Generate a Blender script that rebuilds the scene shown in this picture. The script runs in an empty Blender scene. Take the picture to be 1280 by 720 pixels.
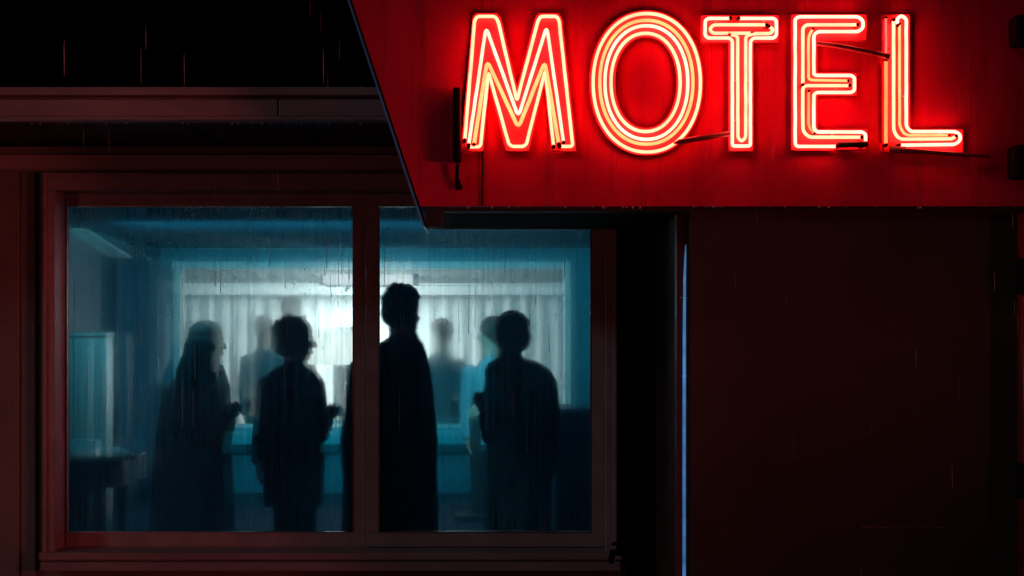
import bpy, bmesh, math, random
from mathutils import Vector, Matrix, noise
R = math.radians
random.seed(7)
C = bpy.context.scene.collection

# ---------------------------------------------------------------- measuring
F, CX, HY, CAMY, EYE = 1680.0, 640.0, 400.0, -7.0, 1.55
def P(px, py, Y):
    d = Y - CAMY
    return Vector(((px - CX) / F * d, Y, EYE - (py - HY) / F * d))
def X(px, Y): return P(px, 0, Y).x
def Z(py, Y): return P(0, py, Y).z

# ---------------------------------------------------------------- materials
def mat(name, col, rough=.6, metal=0., var=.25, scale=6., bump=0., bscale=40., stretch=(1, 1, 1),
        col2=None, spec=.5, rvar=.0):
    m = bpy.data.materials.new(name); m.use_nodes = True
    nt = m.node_tree; n = nt.nodes; l = nt.links
    b = n['Principled BSDF']
    b.inputs['Metallic'].default_value = metal
    b.inputs['Specular IOR Level'].default_value = spec
    tc = n.new('ShaderNodeTexCoord'); mp = n.new('ShaderNodeMapping')
    mp.inputs['Scale'].default_value = stretch
    l.new(tc.outputs['Object'], mp.inputs['Vector'])
    nz = n.new('ShaderNodeTexNoise'); nz.inputs['Scale'].default_value = scale
    nz.inputs['Detail'].default_value = 6; nz.inputs['Roughness'].default_value = .62
    l.new(mp.outputs[0], nz.inputs['Vector'])
    rp = n.new('ShaderNodeValToRGB')
    c2 = col2 or tuple(c * (1 - var) for c in col)
    rp.color_ramp.elements[0].position = .32; rp.color_ramp.elements[1].position = .68
    rp.color_ramp.elements[0].color = (*c2, 1)
    rp.color_ramp.elements[1].color = (*[min(1, c * (1 + var * .4)) for c in col], 1)
    l.new(nz.outputs['Fac'], rp.inputs['Fac']); l.new(rp.outputs[0], b.inputs['Base Color'])
    mr = n.new('ShaderNodeMapRange')
    mr.inputs['To Min'].default_value = max(.02, rough - rvar); mr.inputs['To Max'].default_value = min(1, rough + rvar)
    l.new(nz.outputs['Fac'], mr.inputs['Value']); l.new(mr.outputs[0], b.inputs['Roughness'])
    if bump:
        n2 = n.new('ShaderNodeTexNoise'); n2.inputs['Scale'].default_value = bscale
        n2.inputs['Detail'].default_value = 5
        l.new(mp.outputs[0], n2.inputs['Vector'])
        bp = n.new('ShaderNodeBump'); bp.inputs['Strength'].default_value = bump
        bp.inputs['Distance'].default_value = .01
        l.new(n2.outputs['Fac'], bp.inputs['Height']); l.new(bp.outputs[0], b.inputs['Normal'])
    return m

def emis(name, col, strength=1.0, var=0.2):
    m = bpy.data.materials.new(name); m.use_nodes = True
    nt = m.node_tree; n = nt.nodes; l = nt.links
    n.remove(n['Principled BSDF'])
    e = n.new('ShaderNodeEmission'); e.inputs['Color'].default_value = (*col, 1)
    tc = n.new('ShaderNodeTexCoord'); nz = n.new('ShaderNodeTexNoise'); nz.inputs['Scale'].default_value = 9
    l.new(tc.outputs['Object'], nz.inputs['Vector'])
    mr = n.new('ShaderNodeMapRange'); mr.inputs['From Min'].default_value = .3; mr.inputs['From Max'].default_value = .7
    mr.inputs['To Min'].default_value = strength * (1 - var); mr.inputs['To Max'].default_value = strength * (1 + var)
    l.new(nz.outputs['Fac'], mr.inputs['Value']); l.new(mr.outputs[0], e.inputs['Strength'])
    l.new(e.outputs[0], n['Material Output'].inputs['Surface'])
    return m

M = {}
M['asphalt'] = mat('wet_asphalt', (.045, .045, .05), .25, bump=.5, bscale=60, rvar=.15)
M['wall'] = mat('stained_render', (.22, .18, .155), .62, scale=2.2, var=.35, bump=.35, bscale=55, rvar=.12)
M['wall2'] = mat('brown_render', (.055, .033, .022), .6, scale=1.7, var=.45, bump=.3, bscale=38, rvar=.15)
M['trim'] = mat('painted_trim', (.36, .27, .25), .42, scale=5, var=.3, bump=.15, bscale=30, stretch=(.3, 1, 1), rvar=.12)
M['frame'] = mat('window_paint', (.38, .31, .29), .38, scale=7, var=.22, bump=.12, bscale=30, rvar=.1)
M['dark'] = mat('dark_paint', (.03, .022, .022), .55, scale=4, bump=.2, bscale=30)
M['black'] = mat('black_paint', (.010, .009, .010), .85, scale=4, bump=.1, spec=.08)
M['metal'] = mat('galvanised_metal', (.5, .5, .52), .33, metal=.9, scale=12, rvar=.12)
M['rim'] = mat('blue_lit_rim', (.08, .50, .95), .3, metal=.0, scale=20, rvar=.12)  # cool highlight along the sign rim put into its base colour
M['tray'] = mat('letter_enamel', (.62, .05, .10), .35, scale=14, var=.25, rvar=.1, bump=.1)
M['rodm'] = mat('red_rod_paint', (.28, .03, .04), .4, scale=20)
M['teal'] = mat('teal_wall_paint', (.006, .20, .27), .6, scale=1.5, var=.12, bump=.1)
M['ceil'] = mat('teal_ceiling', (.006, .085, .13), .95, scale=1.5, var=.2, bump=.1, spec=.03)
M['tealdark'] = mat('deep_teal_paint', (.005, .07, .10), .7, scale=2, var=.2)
M['cup'] = mat('grey_green_paint', (.36, .42, .42), .5, scale=3, var=.1)
M['greywall'] = mat('grey_wall_paint', (.36, .40, .41), .8, scale=2, var=.1, spec=.1)
M['teal2'] = mat('bright_teal_paint', (.02, .48, .58), .5, scale=2, var=.1)
M['floor'] = mat('lobby_floor', (.008, .035, .06), .8, scale=3, var=.3, spec=.1)
M['white'] = mat('white_paint', (.78, .79, .78), .5, scale=3, var=.08)
M['drape'] = mat('pale_drape', (.62, .63, .62), .85, scale=5, var=.12, stretch=(3, 3, .2))
M['bluedrape'] = mat('blue_drape', (.025, .07, .11), .85, scale=5, var=.3, stretch=(3, 3, .2))
M['desk'] = mat('pale_desk_top', (.42, .62, .66), .3, scale=8, var=.15)
M['deskbody'] = mat('navy_panel', (.03, .08, .13), .5, scale=4)
M['unit'] = mat('grey_plastic', (.32, .33, .33), .5, scale=10)
M['pipe'] = mat('neon_red_pipe', (.14, .01, .01), .3, scale=9)  # red spill of the neon put into the pipe colour
M['skin'] = mat('skin', (.42, .25, .18), .5, scale=30, var=.1)
M['skin2'] = mat('skin_deep', (.3, .16, .11), .5, scale=30, var=.1)
M['hair'] = mat('dark_hair', (.018, .013, .011), .5, scale=60, stretch=(4, 4, .4), bump=.5, bscale=90)
M['coatblack'] = mat('black_wool', (.018, .02, .024), .85, scale=40, bump=.3, bscale=80)
M['coatnavy'] = mat('navy_wool', (.02, .028, .045), .85, scale=40, bump=.3, bscale=80)
M['coatredlit'] = mat('red_lit_wool', (.5, .2, .17), .85, scale=30, bump=.3, bscale=70)  # red light falling on the coat put into its colour
M['trouser'] = mat('dark_trousers', (.018, .02, .026), .85, scale=40)
M['shoe'] = mat('black_leather', (.012, .012, .012), .35)
M['palecloth'] = mat('hazy_pale_cloth', (.15, .34, .39), .85, scale=20)  # pale teal haze over far figures put into the cloth colour
M['midcloth'] = mat('hazy_slate_cloth', (.055, .13, .16), .85, scale=20)  # haze on the back room figures put into their clothes
M['tube_cream'] = emis('neon_cream', (20, 1.06, .55), 1.0)
M['tube_white'] = emis('neon_white', (20, 1.25, .80), 1.0)
M['tube_yellow'] = emis('neon_yellow', (18, .74, .24), 1.0, .2)
M['tube_orange'] = emis('neon_orange', (12, .42, .12), 1.0, .25)
M['tube_pink'] = emis('neon_pink', (4, .2, .16), 1.0, .25)
M['blue_gleam'] = emis('blue_gleam_emission', (.05, .16, .36), 1.0, .35)  # blue reflection of the corner trim put in as emission
M['shade'] = emis('lit_lamp_shade', (.86, 1.0, .96), 1.5, .1)
M['panelglow'] = emis('ceiling_panel_light', (.8, .97, 1.0), 1.8, .05)
M['unit_glow'] = emis('white_housing_glow', (.98, 1.1, 1.1), 1.05, .04)  # emission added so the white unit housing shows bright
M['redled'] = emis('pilot_light', (.8, .02, .02), 1.0)

# red sheet metal of the sign: enamel with grime streaks and rust near edges
def sign_material():
    m = mat('red_sign_enamel', (.74, .002, .055), .42, scale=3.2, bump=.2, bscale=14, stretch=(1, 1, .35),
            col2=(.50, .002, .035), rvar=.14)
    nt = m.node_tree; n = nt.nodes; l = nt.links; b = n['Principled BSDF']
    src = b.inputs['Base Color'].links[0].from_socket
    tc = n.new('ShaderNodeTexCoord'); mp = n.new('ShaderNodeMapping'); mp.inputs['Scale'].default_value = (9, 1, .7)
    l.new(tc.outputs['Object'], mp.inputs['Vector'])
    nz = n.new('ShaderNodeTexNoise'); nz.inputs['Scale'].default_value = 1.3; nz.inputs['Detail'].default_value = 7
    nz.inputs['Roughness'].default_value = .7
    l.new(mp.outputs[0], nz.inputs['Vector'])
    rp = n.new('ShaderNodeValToRGB'); rp.color_ramp.elements[0].position = .52; rp.color_ramp.elements[1].position = .72
    l.new(nz.outputs['Fac'], rp.inputs['Fac'])
    mx = n.new('ShaderNodeMixRGB'); mx.inputs['Color2'].default_value = (.10, .012, .008, 1)
    sc = n.new('ShaderNodeMath'); sc.operation = 'MULTIPLY'; sc.inputs[1].default_value = .5
    l.new(rp.outputs[0], sc.inputs[0]); l.new(sc.outputs[0], mx.inputs['Fac'])
    l.new(src, mx.inputs['Color1'])
    # chipped rust spots
    vz = n.new('ShaderNodeTexNoise'); vz.inputs['Scale'].default_value = 16; vz.inputs['Detail'].default_value = 8
    l.new(tc.outputs['Object'], vz.inputs['Vector'])
    r2 = n.new('ShaderNodeValToRGB'); r2.color_ramp.elements[0].position = .74; r2.color_ramp.elements[1].position = .80
    l.new(vz.outputs['Fac'], r2.inputs['Fac'])
    m2 = n.new('ShaderNodeMixRGB'); m2.inputs['Color2'].default_value = (.035, .012, .008, 1)
    l.new(r2.outputs[0], m2.inputs['Fac']); l.new(mx.outputs[0], m2.inputs['Color1'])
    l.new(m2.outputs[0], b.inputs['Base Color'])
    return m
M['sign'] = sign_material()

# misted, rain-wet window glass: a rough refracting slab, blur strength changes with the condensation
def glass_material():
    m = bpy.data.materials.new('misted_glass'); m.use_nodes = True
    nt = m.node_tree; n = nt.nodes; l = nt.links; n.remove(n['Principled BSDF'])
    out = n['Material Output']
    tc = n.new('ShaderNodeTexCoord')
    nz = n.new('ShaderNodeTexNoise'); nz.inputs['Scale'].default_value = 1.6; nz.inputs['Detail'].default_value = 3
    l.new(tc.outputs['Object'], nz.inputs['Vector'])
    mr = n.new('ShaderNodeMapRange'); mr.inputs['From Min'].default_value = .35; mr.inputs['From Max'].default_value = .65
    mr.inputs['To Min'].default_value = GL['r0']; mr.inputs['To Max'].default_value = GL['r1']
    l.new(nz.outputs['Fac'], mr.inputs['Value'])
    # run-down streaks: clearer lines
    mp = n.new('ShaderNodeMapping'); mp.inputs['Scale'].default_value = (26, 1, .55)
    l.new(tc.outputs['Object'], mp.inputs['Vector'])
    st = n.new('ShaderNodeTexNoise'); st.inputs['Scale'].default_value = 2.2; st.inputs['Detail'].default_value = 4
    l.new(mp.outputs[0], st.inputs['Vector'])
    rf = n.new('ShaderNodeBsdfRefraction'); rf.inputs['IOR'].default_value = 1.18
    rf.inputs['Color'].default_value = (.93, .98, .99, 1)
    l.new(mr.outputs[0], rf.inputs['Roughness'])
    bp = n.new('ShaderNodeBump'); bp.inputs['Strength'].default_value = .2; bp.inputs['Distance'].default_value = .0012
    l.new(st.outputs['Fac'], bp.inputs['Height']); l.new(bp.outputs[0], rf.inputs['Normal'])
    tr = n.new('ShaderNodeBsdfTransparent'); tr.inputs['Color'].default_value = (.93, .97, .98, 1)
    mx = n.new('ShaderNodeMixShader'); mx.inputs['Fac'].default_value = GL['mix']
    rf2 = n.new('ShaderNodeBsdfRefraction'); rf2.inputs['IOR'].default_value = 1.18; rf2.inputs['Roughness'].default_value = .30
    rf2.inputs['Color'].default_value = (.90, .97, .99, 1); l.new(bp.outputs[0], rf2.inputs['Normal'])
    mb = n.new('ShaderNodeMixShader')
    fm = n.new('ShaderNodeMapRange'); fm.inputs['From Min'].default_value = .35; fm.inputs['From Max'].default_value = .65
    fm.inputs['To Min'].default_value = .12; fm.inputs['To Max'].default_value = .30
    l.new(nz.outputs['Fac'], fm.inputs['Value']); l.new(fm.outputs[0], mb.inputs['Fac'])
    l.new(rf.outputs[0], mb.inputs[1]); l.new(rf2.outputs[0], mb.inputs[2])
    l.new(tr.outputs[0], mx.inputs[1]); l.new(mb.outputs[0], mx.inputs[2])
    tl = n.new('ShaderNodeBsdfTranslucent'); tl.inputs['Color'].default_value = (.10, .62, .95, 1)  # teal tint lays the lobby's lit haze over the view as a veil
    m2 = n.new('ShaderNodeMixShader')
    vm = n.new('ShaderNodeMapRange'); vm.inputs['From Min'].default_value = .35; vm.inputs['From Max'].default_value = .7
    vm.inputs['To Min'].default_value = GL['v0']; vm.inputs['To Max'].default_value = GL['v1']
    l.new(st.outputs['Fac'], vm.inputs['Value']); l.new(vm.outputs[0], m2.inputs['Fac'])
    l.new(mx.outputs[0], m2.inputs[1]); l.new(tl.outputs[0], m2.inputs[2])
    gl = n.new('ShaderNodeBsdfGlossy'); gl.inputs['Roughness'].default_value = .12
    m3 = n.new('ShaderNodeMixShader'); fr = n.new('ShaderNodeFresnel'); fr.inputs['IOR'].default_value = 1.2
    l.new(fr.outputs[0], m3.inputs['Fac']); l.new(m2.outputs[0], m3.inputs[1]); l.new(gl.outputs[0], m3.inputs[2])
    l.new(m3.outputs[0], out.inputs['Surface'])
    return m
GL = dict(r0=.03, r1=.07, mix=.88, v0=.10, v1=.24)
M['glass'] = glass_material()

def water_material():
    m = bpy.data.materials.new('rain_water'); m.use_nodes = True
    nt = m.node_tree; n = nt.nodes; l = nt.links; n.remove(n['Principled BSDF'])
    g = n.new('ShaderNodeBsdfGlass'); g.inputs['IOR'].default_value = 1.33; g.inputs['Roughness'].default_value = .02
    d = n.new('ShaderNodeBsdfTranslucent'); d.inputs['Color'].default_value = (.9, .9, .9, 1)
    x = n.new('ShaderNodeMixShader'); x.inputs['Fac'].default_value = .85
    l.new(g.outputs[0], x.inputs[1]); l.new(d.outputs[0], x.inputs[2])
    l.new(x.outputs[0], n['Material Output'].inputs['Surface'])
    return m
M['water'] = water_material()
def rain_material():
    m = bpy.data.materials.new('falling_rain'); m.use_nodes = True
    nt = m.node_tree; n = nt.nodes; l = nt.links; n.remove(n['Principled BSDF'])
    t = n.new('ShaderNodeBsdfTransparent'); d = n.new('ShaderNodeBsdfDiffuse'); d.inputs['Color'].default_value = (.8, .8, .85, 1)
    x = n.new('ShaderNodeMixShader'); x.inputs['Fac'].default_value = .5
    l.new(t.outputs[0], x.inputs[1]); l.new(d.outputs[0], x.inputs[2])
    l.new(x.outputs[0], n['Material Output'].inputs['Surface'])
    return m
M['rain'] = rain_material()

# ---------------------------------------------------------------- object helpers
SPLIT = {'rod_socket', 'side_wall', 'edge_glint', 'cladding', 'back_room_wall', 'soffit', 'fascia', 'wall', 'header_board', 'sill', 'pelmet'}
def islands(bm):
    seen = set(); out = []
    for v in bm.verts:
        if v in seen: continue
        st = [v]; seen.add(v); isl = []
        while st:
            q = st.pop(); isl.append(q)
            for e in q.link_edges:
                o = e.other_vert(q)
                if o not in seen: seen.add(o); st.append(o)
        out.append(isl)
    return out
def obj(name, bm, m, parent=None, label=None, smooth=False, bevel=0, group=None):
    if name in SPLIT:
        bm.verts.index_update(); isl = [[v.index for v in i] for i in islands(bm)]
        if len(isl) > 1:
            first = None
            for idx in isl:
                b2 = bm.copy(); keep = set(idx); b2.verts.ensure_lookup_table()
                bmesh.ops.delete(b2, geom=[v for v in b2.verts if v.index not in keep], context='VERTS')
                o = obj1(name, b2, m, parent, label, smooth, bevel, group); first = first or o
            bm.free(); return first
    return obj1(name, bm, m, parent, label, smooth, bevel, group)
def obj1(name, bm, m, parent=None, label=None, smooth=False, bevel=0, group=None):
    bmesh.ops.recalc_face_normals(bm, faces=bm.faces)
    me = bpy.data.meshes.new(name); bm.to_mesh(me); bm.free()
    o = bpy.data.objects.new(name, me); C.objects.link(o)
    for k in (m if isinstance(m, (list, tuple)) else [m]): me.materials.append(M[k])
    if smooth:
        for p in me.polygons: p.use_smooth = True
    if bevel:
        md = o.modifiers.new('bevel', 'BEVEL'); md.width = bevel; md.segments = 2; md.limit_method = 'ANGLE'
    if parent:
        o.parent = parent; o.matrix_parent_inverse = Matrix.Translation(-parent_world(parent))
    if label: o['label'] = label
    if group: o['group'] = group
    return o
def parent_world(p):
    v = Vector(p.location)
    while p.parent:
        v = v + p.matrix_parent_inverse.translation
        p = p.parent; v = v + Vector(p.location)
    return v
def thing(name, label, cat, loc=(0, 0, 0), group=None):
    o = bpy.data.objects.new(name, None); C.objects.link(o); o.location = loc; o.empty_display_size = .1
    o['label'] = label; o['category'] = cat
    if group: o['group'] = group
    return o
def box(bm, x0, x1, y0, y1, z0, z1):
    vs = [bm.verts.new((x, y, z)) for x in (x0, x1) for y in (y0, y1) for z in (z0, z1)]
    for f in ((0, 1, 3, 2), (4, 6, 7, 5), (0, 4, 5, 1), (2, 3, 7, 6), (0, 2, 6, 4), (1, 5, 7, 3)):
        bm.faces.new([vs[i] for i in f])
def prism(bm, pts, y0, y1):
    a = [bm.verts.new((x, y0, z)) for x, z in pts]; b = [bm.verts.new((x, y1, z)) for x, z in pts]
    bm.faces.new(a); bm.faces.new(b[::-1])
    for i in range(len(pts)):
        j = (i + 1) % len(pts); bm.faces.new((a[i], b[i], b[j], a[j]))
def tube(bm, pts, rad, n=10, cap=True):
    pts = [Vector(p) for p in pts]
    rs = rad if isinstance(rad, (list, tuple)) else [rad] * len(pts)
    rings = []; up = None
    for i, p in enumerate(pts):
        t = (pts[min(i + 1, len(pts) - 1)] - pts[max(i - 1, 0)]).normalized()
        if up is None:
            up = t.orthogonal().normalized()
        up = (up - t * up.dot(t)).normalized() if (up - t * up.dot(t)).length > 1e-4 else t.orthogonal().normalized()
        s = t.cross(up)
        rings.append([bm.verts.new(p + (up * math.cos(a) + s * math.sin(a)) * rs[i]) for a in [2 * math.pi * k / n for k in range(n)]])
    for a, b in zip(rings, rings[1:]):
        for k in range(n): bm.faces.new((a[k], a[(k + 1) % n], b[(k + 1) % n], b[k]))
    if cap:
        for r, sgn in ((rings[0], -1), (rings[-1], 1)): bm.faces.new(r)
def loop_tube(bm, pts, rad, n=10):
    pts = [Vector(p) for p in pts]; N = len(pts); rings = []
    for i, p in enumerate(pts):
        t = (pts[(i + 1) % N] - pts[i - 1]).normalized(); up = Vector((0, 1, 0)); s = t.cross(up).normalized()
        rings.append([bm.verts.new(p + (up * math.cos(a) + s * math.sin(a)) * rad) for a in [2 * math.pi * k / n for k in range(n)]])
    for i in range(N):
        a, b = rings[i], rings[(i + 1) % N]
        for k in range(n): bm.faces.new((a[k], a[(k + 1) % n], b[(k + 1) % n], b[k]))
def loft(bm, rings, n=28):
    """rings: (cx, cy, z, rx, ry)"""
    rr = []
    for cx, cy, z, rx, ry in rings:
        rr.append([bm.verts.new((cx + rx * math.cos(a), cy + ry * math.sin(a), z)) for a in [2 * math.pi * k / n for k in range(n)]])
    for a, b in zip(rr, rr[1:]):
        for k in range(n): bm.faces.new((a[k], a[(k + 1) % n], b[(k + 1) % n], b[k]))
    bm.faces.new(rr[0]); bm.faces.new(rr[-1])
def ring4(bm, x0, x1, z0, z1, ix0, ix1, iz0, iz1, y0, y1):
    box(bm, x0, x1, y0, y1, iz1, z1); box(bm, x0, x1, y0, y1, z0, iz0)
    box(bm, x0, ix0, y0, y1, iz0, iz1); box(bm, ix1, x1, y0, y1, iz0, iz1)

# ================================================================ GROUND
def ground():
    bm = bmesh.new(); N = 40
    ext = 400
    box(bm, -ext, ext, -ext, ext, -.3, -.12)
    o = obj('ground', bm, 'asphalt'); o['kind'] = 'structure'; o['label'] = 'wet dark asphalt car park'
    bm = bmesh.new(); box(bm, -12, 8, -3.2, 10, -.119, 0)
    o = obj('pavement', bm, 'wall2', bevel=.02); o['kind'] = 'structure'; o['label'] = 'raised concrete walkway in front of the motel'
ground()

# ================================================================ BUILDING
B = thing('motel_building', 'dark low motel building with wide lobby window under deep eaves', 'building', (0, 0, 0))
WF = -.10                       # front of the outer wall
xl, xr = X(60, WF), X(766, WF); zb, zt = Z(704, WF), Z(222, WF)
bm = bmesh.new()
box(bm, -9, xl, WF, .12, 0, 2.44); box(bm, xr, 1.5, WF, .12, 0, 2.44)
box(bm, xl, xr, WF, .12, 0, zb); box(bm, xl, xr, WF, .12, zt, 2.44)
obj('wall', bm, 'wall', B, label='dark stained outer wall around the window')
# cladding board at far left with a shadow groove, header board
bm = bmesh.new(); box(bm, -9, X(24, -.14), -.14, WF - .002, .0, Z(214, -.14)); box(bm, X(25.5, -.13), X(44, -.13), -.13, WF - .002, 0, Z(214, -.13))
obj('cladding', bm, 'wall', B, bevel=.004)
bm = bmesh.new()
box(bm, -9, X(775, -.2), -.20, WF - .002, Z(211.5, -.2), Z(193, -.2))
box(bm, -9, X(775, -.17), -.17, WF - .003, Z(213.8, -.17), Z(211.8, -.17))
obj('header_board', bm, 'trim', B, bevel=.004)
# window
Y1 = -.20
bm = bmesh.new()
ring4(bm, X(52, Y1), X(773, Y1), Z(712, Y1), Z(215.5, Y1), X(68, Y1), X(757, Y1), Z(690, Y1), Z(238, Y1), Y1, -.025)
wf = obj('window', bm, 'frame', B, label='wide two-pane sliding window with pinkish painted frame', bevel=.004)
bm = bmesh.new()
# raised bead round the casing, outer lip and a stepped sill
ring4(bm, X(54, Y1-.012), X(771, Y1-.012), Z(709, Y1-.012), Z(218, Y1-.012), X(58, Y1-.012), X(767, Y1-.012), Z(705, Y1-.012), Z(222, Y1-.012), Y1 - .012, Y1 + .001)
obj('frame_bead', bm, 'frame', wf, bevel=.003)
bm = bmesh.new()
box(bm, X(48, -.235), X(778, -.235), -.235, WF - .002, Z(700, -.235), Z(691, -.235))
box(bm, X(50, -.255), X(776, -.255), -.255, WF - .004, Z(714, -.255), Z(703, -.255))
obj('sill', bm, 'trim', wf, bevel=.004)
G = 0.0
def sash(x0, x1, yf, yb):
    """x0..x1 are the clear glass edges in px at the glass plane"""
    bm = bmesh.new()
    return bm
bm = bmesh.new()   # left sash (front track)
zi0, zi1 = Z(666, -.03), Z(257, -.03)
ring4(bm, X(69, Y1) + .001, X(457, -.045), Z(690, Y1) + .001, Z(238, Y1) - .001, X(82.5, -.045), X(442, -.045), Z(666, -.045), Z(257, -.045), -.045, .012)
obj('sash', bm, 'frame', wf, bevel=.003)
bm = bmesh.new()   # right sash
ring4(bm, X(457.5, -.075), X(757, Y1) - .001, Z(689, Y1) + .001, Z(239, Y1) - .001, X(473, -.075), X(739, -.075), Z(666, -.075), Z(257, -.075), -.075, .013)
obj('sash', bm, 'frame', wf, bevel=.003)
bm = bmesh.new()   # glazing gaskets: thin dark rubber
for a, b, y in ((82.5, 442, -.047), (473, 739, -.077)):
    ring4(bm, X(a, y), X(b, y), Z(666, y), Z(257, y), X(a + 1.4, y), X(b - 1.4, y), Z(664.6, y), Z(258.6, y), y - .001, y + .012)
obj('gasket', bm, 'metal', wf)
for a, b in ((80, 450), (466, 744)):
    bm = bmesh.new(); box(bm, X(a, 0), X(b, 0), -.003, .003, Z(670, 0), Z(253, 0))
    obj('pane', bm, 'glass', wf, label='misted rain-wet window pane')
# eaves: layered metal fascia
E = -1.0
bm = bmesh.new()
box(bm, -10, 5.6, E, 8, Z(119, E), Z(108.5, E))
box(bm, -10, 5.6, E + .05, 8, Z(124, E + .05), Z(119, E) - .001)
roof = obj('roof', bm, 'trim', B, bevel=.006)
bm = bmesh.new()
for i in range(7):
    a = -10 + i * 2.24
    box(bm, a, a + 2.236, E - .01, E + .04, Z(146, E), Z(124.5, E))
box(bm, -10, 5.6, E - .025, E + .04, Z(152.4, E), Z(146.4, E))
obj('fascia', bm, 'trim', roof, bevel=.006)
bm = bmesh.new(); box(bm, -10, 5.6, E - .032, E - .027, Z(152.8, E), Z(150.6, E))
obj('drip_edge', bm, 'metal', roof, bevel=.001)
bm = bmesh.new(); box(bm, -10, 5.6, E + .045, .1, Z(152, E) + .012, Z(146, E))
for i in range(30): box(bm, -10 + i * .5, -9.98 + i * .5, E + .06, WF - .01, Z(152, E) + .002, Z(152, E) + .011)
obj('soffit', bm, 'dark', roof)
# dark recess right of window + projecting wing wall
WX = X(860, -1.38)
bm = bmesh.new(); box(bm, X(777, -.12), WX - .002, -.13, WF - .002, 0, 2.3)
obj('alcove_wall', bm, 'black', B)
bm = bmesh.new(); box(bm, X(779.5, -.16), X(781, -.16), -.16, -.132, 0, 2.02)
obj('alcove_trim', bm, 'metal', B)
bm = bmesh.new(); box(bm, WX, 6, -1.38, WF - .003, 0, 2.012)
obj('wing_wall', bm, 'wall2', B, label='brown rendered wall projecting under the sign')
for a, b in ((861.5, 937), (937.3, 1252), (1252.3, 1400)):
    bm = bmesh.new(); box(bm, X(a, -1.384), X(b, -1.384), -1.386 - random.uniform(0, .002), -1.381, 0, 2.008 - random.uniform(0, .004)); obj('wing_board', bm, 'wall2', B, bevel=.002)
bm = bmesh.new(); box(bm, X(846, -1.30), WX - .002, -1.30, -1.22, 0, 2.0)
obj('corner_post', bm, 'rodm', B, bevel=.004)
bm = bmesh.new()
tube(bm, [P(1075 + i * 4.8, 658.6 + .8 * math.sin(i * 1.3), -1.386) for i in range(24)], [.0012 + .0016 * abs(math.sin(i * .7)) for i in range(24)], 6)
obj('scuffed_rail', bm, 'metal', B)
# canopy slab from sign back to wall
bm = bmesh.new(); box(bm, X(552, -.22), WX + .4, -1.02, WF - .004, 2.02, 2.10)
obj('canopy', bm, 'black', B)
bm = bmesh.new(); box(bm, X(536, -.26), X(770, -.26), -.262, -.24, Z(287, -.26), Z(285, -.26))
obj('canopy_trim', bm, 'metal', B)
# lobby shell
LX0, LX1, LB, CZ = -3.14, 1.35, 5.0, 2.19
bm = bmesh.new(); box(bm, LX0 - .1, LX1 + .1, .125, LB + 3.6, -.0, .006); obj('floor', bm, 'floor', B)
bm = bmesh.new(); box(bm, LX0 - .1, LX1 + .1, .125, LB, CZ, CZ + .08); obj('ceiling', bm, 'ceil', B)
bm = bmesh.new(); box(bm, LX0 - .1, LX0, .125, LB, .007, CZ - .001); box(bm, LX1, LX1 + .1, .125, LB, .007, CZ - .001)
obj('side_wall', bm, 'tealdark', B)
ox0, ox1, oz0, oz1 = X(222, LB), X(708, LB), Z(533, LB), Z(332, LB)
bm = bmesh.new()
ring4(bm, LX0, LX1, .007, CZ - .001, ox0, ox1, oz0, oz1, LB, LB + .12)
obj('back_wall', bm, 'teal', B, label='teal wall with wide bright opening')
bm = bmesh.new()
box(bm, ox0 - .03, ox0 + .03, LB - .03, LB + .14, oz0, oz1); box(bm, ox1 - .02, ox1 + .04, LB - .03, LB + .14, oz0, oz1)
box(bm, ox0 - .04, ox1 + .04, LB - .031, LB + .141, oz1 - .03, oz1 + .035)
obj('opening_frame', bm, 'white', B, bevel=.004)
bm = bmesh.new(); box(bm, ox0 - .1, ox1 + .1, LB - .25, LB + .16, Z(556, LB - .25) , Z(534, LB - .25))
obj('ledge', bm, 'teal2', B, bevel=.01)
BR = LB + 2.4
bm = bmesh.new()
box(bm, ox0 - .6, ox1 + .6, BR, BR + .1, 0, 2.6); box(bm, ox0 - .7, ox0 - .6, LB + .12, BR, 0, 2.6); box(bm, ox1 + .6, ox1 + .7, LB + .12, BR, 0, 2.6)
obj('back_room_wall', bm, 'greywall', B)
bm = bmesh.new(); box(bm, ox0 - .7, ox1 + .7, LB + .12, BR + .1, 2.3, 2.4); obj('back_room_ceiling', bm, 'white', B)
bm = bmesh.new(); box(bm, ox0 - .6, ox1 + .6, BR - .22, BR - .14, Z(369, BR), Z(358, BR)); box(bm, ox0 - .6, ox1 + .6, BR - .25, BR - .14, Z(357.5, BR), Z(355, BR))
obj('pelmet', bm, 'white', B)

def drape(name, label, x0, x1, y, z0, z1, folds, amp, m, cat='curtain', axis='x', lab_group=None, yseed=0):
    bm = bmesh.new(); n = int(folds * 10); cols = []
    for s in (0, 1):
        cc = []
        for i in range(n + 1):
            t = i / n; u = x0 + (x1 - x0) * t
            ph = t * folds * 2 * math.pi
            col = []
            for k in range(9):
                z = z0 + (z1 - z0) * k / 8
                d = amp * math.sin(ph + .8 * noise.noise((u * 3, k * .3, yseed))) * (.7 + .6 * noise.noise((u * 2, .3, yseed + 3))) + s * .006
                col.append(bm.verts.new((u, y + d, z) if axis == 'x' else (y + d, u, z)))
            cc.append(col)
        cols.append(cc)
    for s in (0, 1):
        for i in range(n):
            for k in range(8):
                bm.faces.new((cols[s][i][k], cols[s][i + 1][k], cols[s][i + 1][k + 1], cols[s][i][k + 1]))
    for i in range(n):
        for k in (0, 8): bm.faces.new((cols[0][i][k], cols[0][i + 1][k], cols[1][i + 1][k], cols[1][i][k]))
    for i in (0, n):
        for k in range(8): bm.faces.new((cols[0][i][k], cols[0][i][k + 1], cols[1][i][k + 1], cols[1][i][k]))
    o = obj(name, bm, m, smooth=True); o['label'] = label; o['category'] = cat
    return o
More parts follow.
